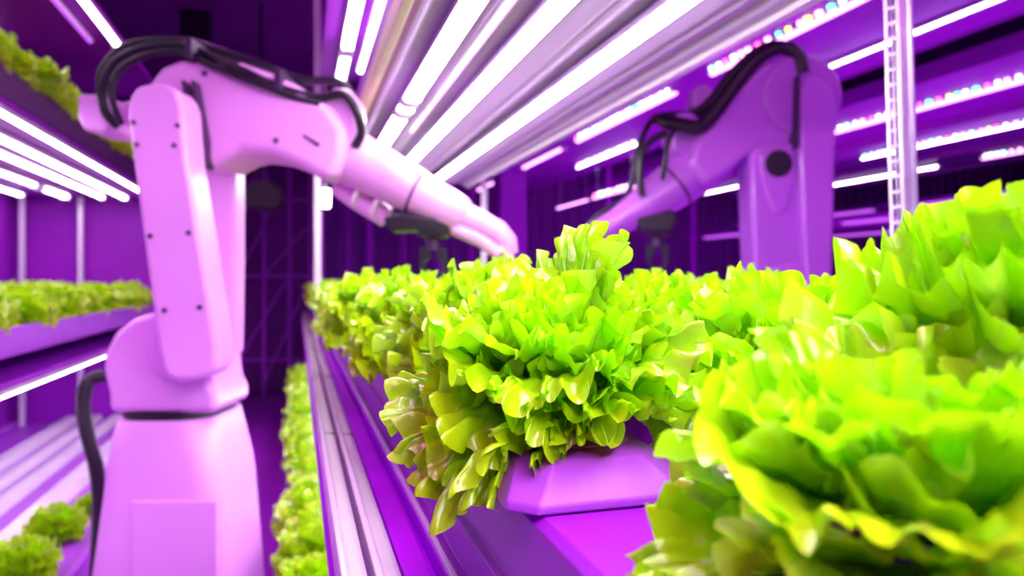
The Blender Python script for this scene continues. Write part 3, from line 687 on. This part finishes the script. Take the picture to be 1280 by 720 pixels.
# ------------------------------------------------------------------ dark end of the aisle
p = P(245, 350, 6.2)
tag(MB().prism([(-.12, -.08), (.12, -.08), (.12, -.06), (.02, -.06), (.02, .06), (.12, .06), (.12, .08), (-.12, .08), (-.12, .06), (-.02, .06), (-.02, -.06), (-.12, -.06)], 0, CZ + 2.3, 'z').build('steel_column', M['black'], loc=(p.x, p.y, 0), bevel=.002), 'black steel column rising behind the elbow of the nearer robot', 'column')
r = empty('scaffold', (0, 0, 0)); Dq = 8.2
def sc(a, b_, rr, nm, D=Dq): MB().tube([P(*a, D), P(*b_, D)], rr, 8).build(nm, M['scaf'], r)
fz = HY + CZ * F / Dq - .6
for q in (298, 330, 362, 388): sc((q, 60), (q, fz), .022, 'upright')
for yy in (120, 250, 345, 450): sc((298, yy), (388, yy), .015, 'crossbar')
for (a, b_) in (((298, 450), (362, 345)), ((330, 480), (388, 345)), ((298, 345), (345, 250)), ((330, 345), (388, 280)), ((298, 250), (388, 120)), ((345, 250), (298, 120))): sc(a, b_, .013, 'diagonal_brace')
tag(r, 'dark scaffold tower with diagonal braces at the end of the aisle', 'scaffold')
r = empty('floodlight', P(326, 245, 6.0)); 
MB().prism([(-.17, -.05), (-.12, -.11), (.10, -.13), (.19, -.06), (.18, .06), (.08, .13), (-.06, .12), (-.15, .07)], -.08, .08).build('lamp_body', M['black'], r, bevel=.03)
MB().tube([(0, 0, .1), (0, .02, .5), (0, .02, 2.3 - (245 - 350) / -900 * 6.0)], .018, 8).build('mounting_pole', M['dark'], r)
tag(r, 'black rounded lamp hanging in the dark beside the rear strut of the robot', 'lamp')
# dark panels on the end wall and conduit
p0 = P(262, 350, 8.75); p1 = P(394, 350, 8.6)
tag(MB().box(p0.x, Y1 - .12, .02, p1.x + .05, Y1 - .06, CZ + 2.2).build('dark_shutter', M['wall_dark'], bevel=.004), 'dark shutter covering the end wall of the aisle', 'shutter')
# small white lamp seen under the forearm
p = P(406, 248, 4.4)
r = empty('small_lamp', p)
MB().tube([(0, .0, -.055), (.005, 0, .055)], .032, 14).build('lamp_shade', M['led'], r, bevel=.01)
MB().tube([(.005, 0, .05), (.005, 0, 1.0)], .005, 8).build('cord', M['rail'], r)
tag(r, 'small white lamp hanging just beneath the forearm of the nearer robot', 'lamp')

# ------------------------------------------------------------------ fill lamps added out of view
def aisle_lamp(x, y, z, L, W, label, power=0, col=(.80, .25, 1)):  # lamp added out of view to light the robot and room
    r = empty('ceiling_lamp', (x, y, CZ + z))
    MB().box(-W / 2, -L / 2, 0, W / 2, L / 2, .04).build('housing', M['rail'], r, bevel=.005)
    MB().box(-W / 2 + .01, -L / 2 + .01, -.012, W / 2 - .01, L / 2 - .01, -.001).build('diffuser', M['lamp'], r)
    for s in (-1, 1): MB().tube([(0, s * L * .35, .04), (0, s * L * .35, 2.29 - z)], .004, 6).build('hanger', M['steel'], r)
    return tag(r, label, 'ceiling lamp', 'purple ceiling lamps over the aisles')
aisle_lamp(-.45, .0, 1.75, 2.2, .30, 'purple ceiling lamp over the aisle in front of the pedestal')
aisle_lamp(-.45, 4.6, 2.1, 2.0, .20, 'purple ceiling lamp over the aisle, high behind the robot')
aisle_lamp(1.45, .2, 1.75, 2.2, .22, 'purple ceiling lamp beyond the slotted post')
aisle_lamp(4.0, 5.5, 2.1, 3.5, .15, 'purple ceiling lamp above the far racks')
aisle_lamp(.6, -2.0, 1.5, .3, 2.2, 'purple ceiling lamp across the entrance')

M['uplight'] = emat('floor_light_glow', (.75, .06, 1), 6)  # unseen uplights, added to brighten the far decks from below
for x, y, L, lab in ((3.2, 3.6, 7.0, 'purple light channel on the floor of the first aisle beyond the benches'), (4.47, 3.8, 7.0, 'purple light channel on the floor between the second and third far racks'),
                     (1.62, 4.2, 4.5, 'purple light channel on the floor behind the shaded robot'), (-1.0, 7.6, 2.2, 'purple light channel on the floor behind the end panel')):
    r = empty('floor_light', (x, y, 0))
    w_ = .09 if x < 2 else .14
    MB().prism([(-w_ - .02, 0), (-w_ - .02, .05), (-w_, .05), (-w_, .03), (w_, .03), (w_, .05), (w_ + .02, .05), (w_ + .02, 0)], -L / 2, L / 2).build('housing', M['steel'], r, bevel=.003)
    MB().box(-w_ + .005, -L / 2 + .02, .031, w_ - .005, L / 2 - .02, .045).build('diffuser', M['uplight'], r)
    tag(r, lab, 'floor light', 'purple floor lights')

# ------------------------------------------------------------------ world, camera
w = bpy.data.worlds.new('world'); bpy.context.scene.world = w; w.use_nodes = True
w.node_tree.nodes['Background'].inputs[0].default_value = (.3, .05, .5, 1); w.node_tree.nodes['Background'].inputs[1].default_value = .1
cam = bpy.data.cameras.new('camera'); co = bpy.data.objects.new('camera', cam); C.objects.link(co)
co.location = (0, 0, CZ); co.rotation_euler = (PI / 2, 0, -YAW)
cam.sensor_width = 36; cam.lens = 36 * F / 1280; cam.shift_y = -(360 - HY) / 1280; cam.clip_start = .01
cam.dof.use_dof = True; cam.dof.focus_distance = .66; cam.dof.aperture_fstop = 4.0; cam.dof.aperture_blades = 0
sc_ = bpy.context.scene; sc_.camera = co
v = sc_.view_settings; v.view_transform = 'Standard'; v.look = 'None'; v.gamma = 1; v.exposure = 0; v.use_curve_mapping = False
cy = sc_.cycles; v.exposure = .45
cy.use_denoising = True; cy.max_bounces = 7; cy.diffuse_bounces = 4; cy.glossy_bounces = 3; cy.transmission_bounces = 4; cy.transparent_max_bounces = 4
cy.sample_clamp_indirect = 6; cy.caustics_reflective = False; cy.caustics_refractive = False; cy.use_light_tree = True
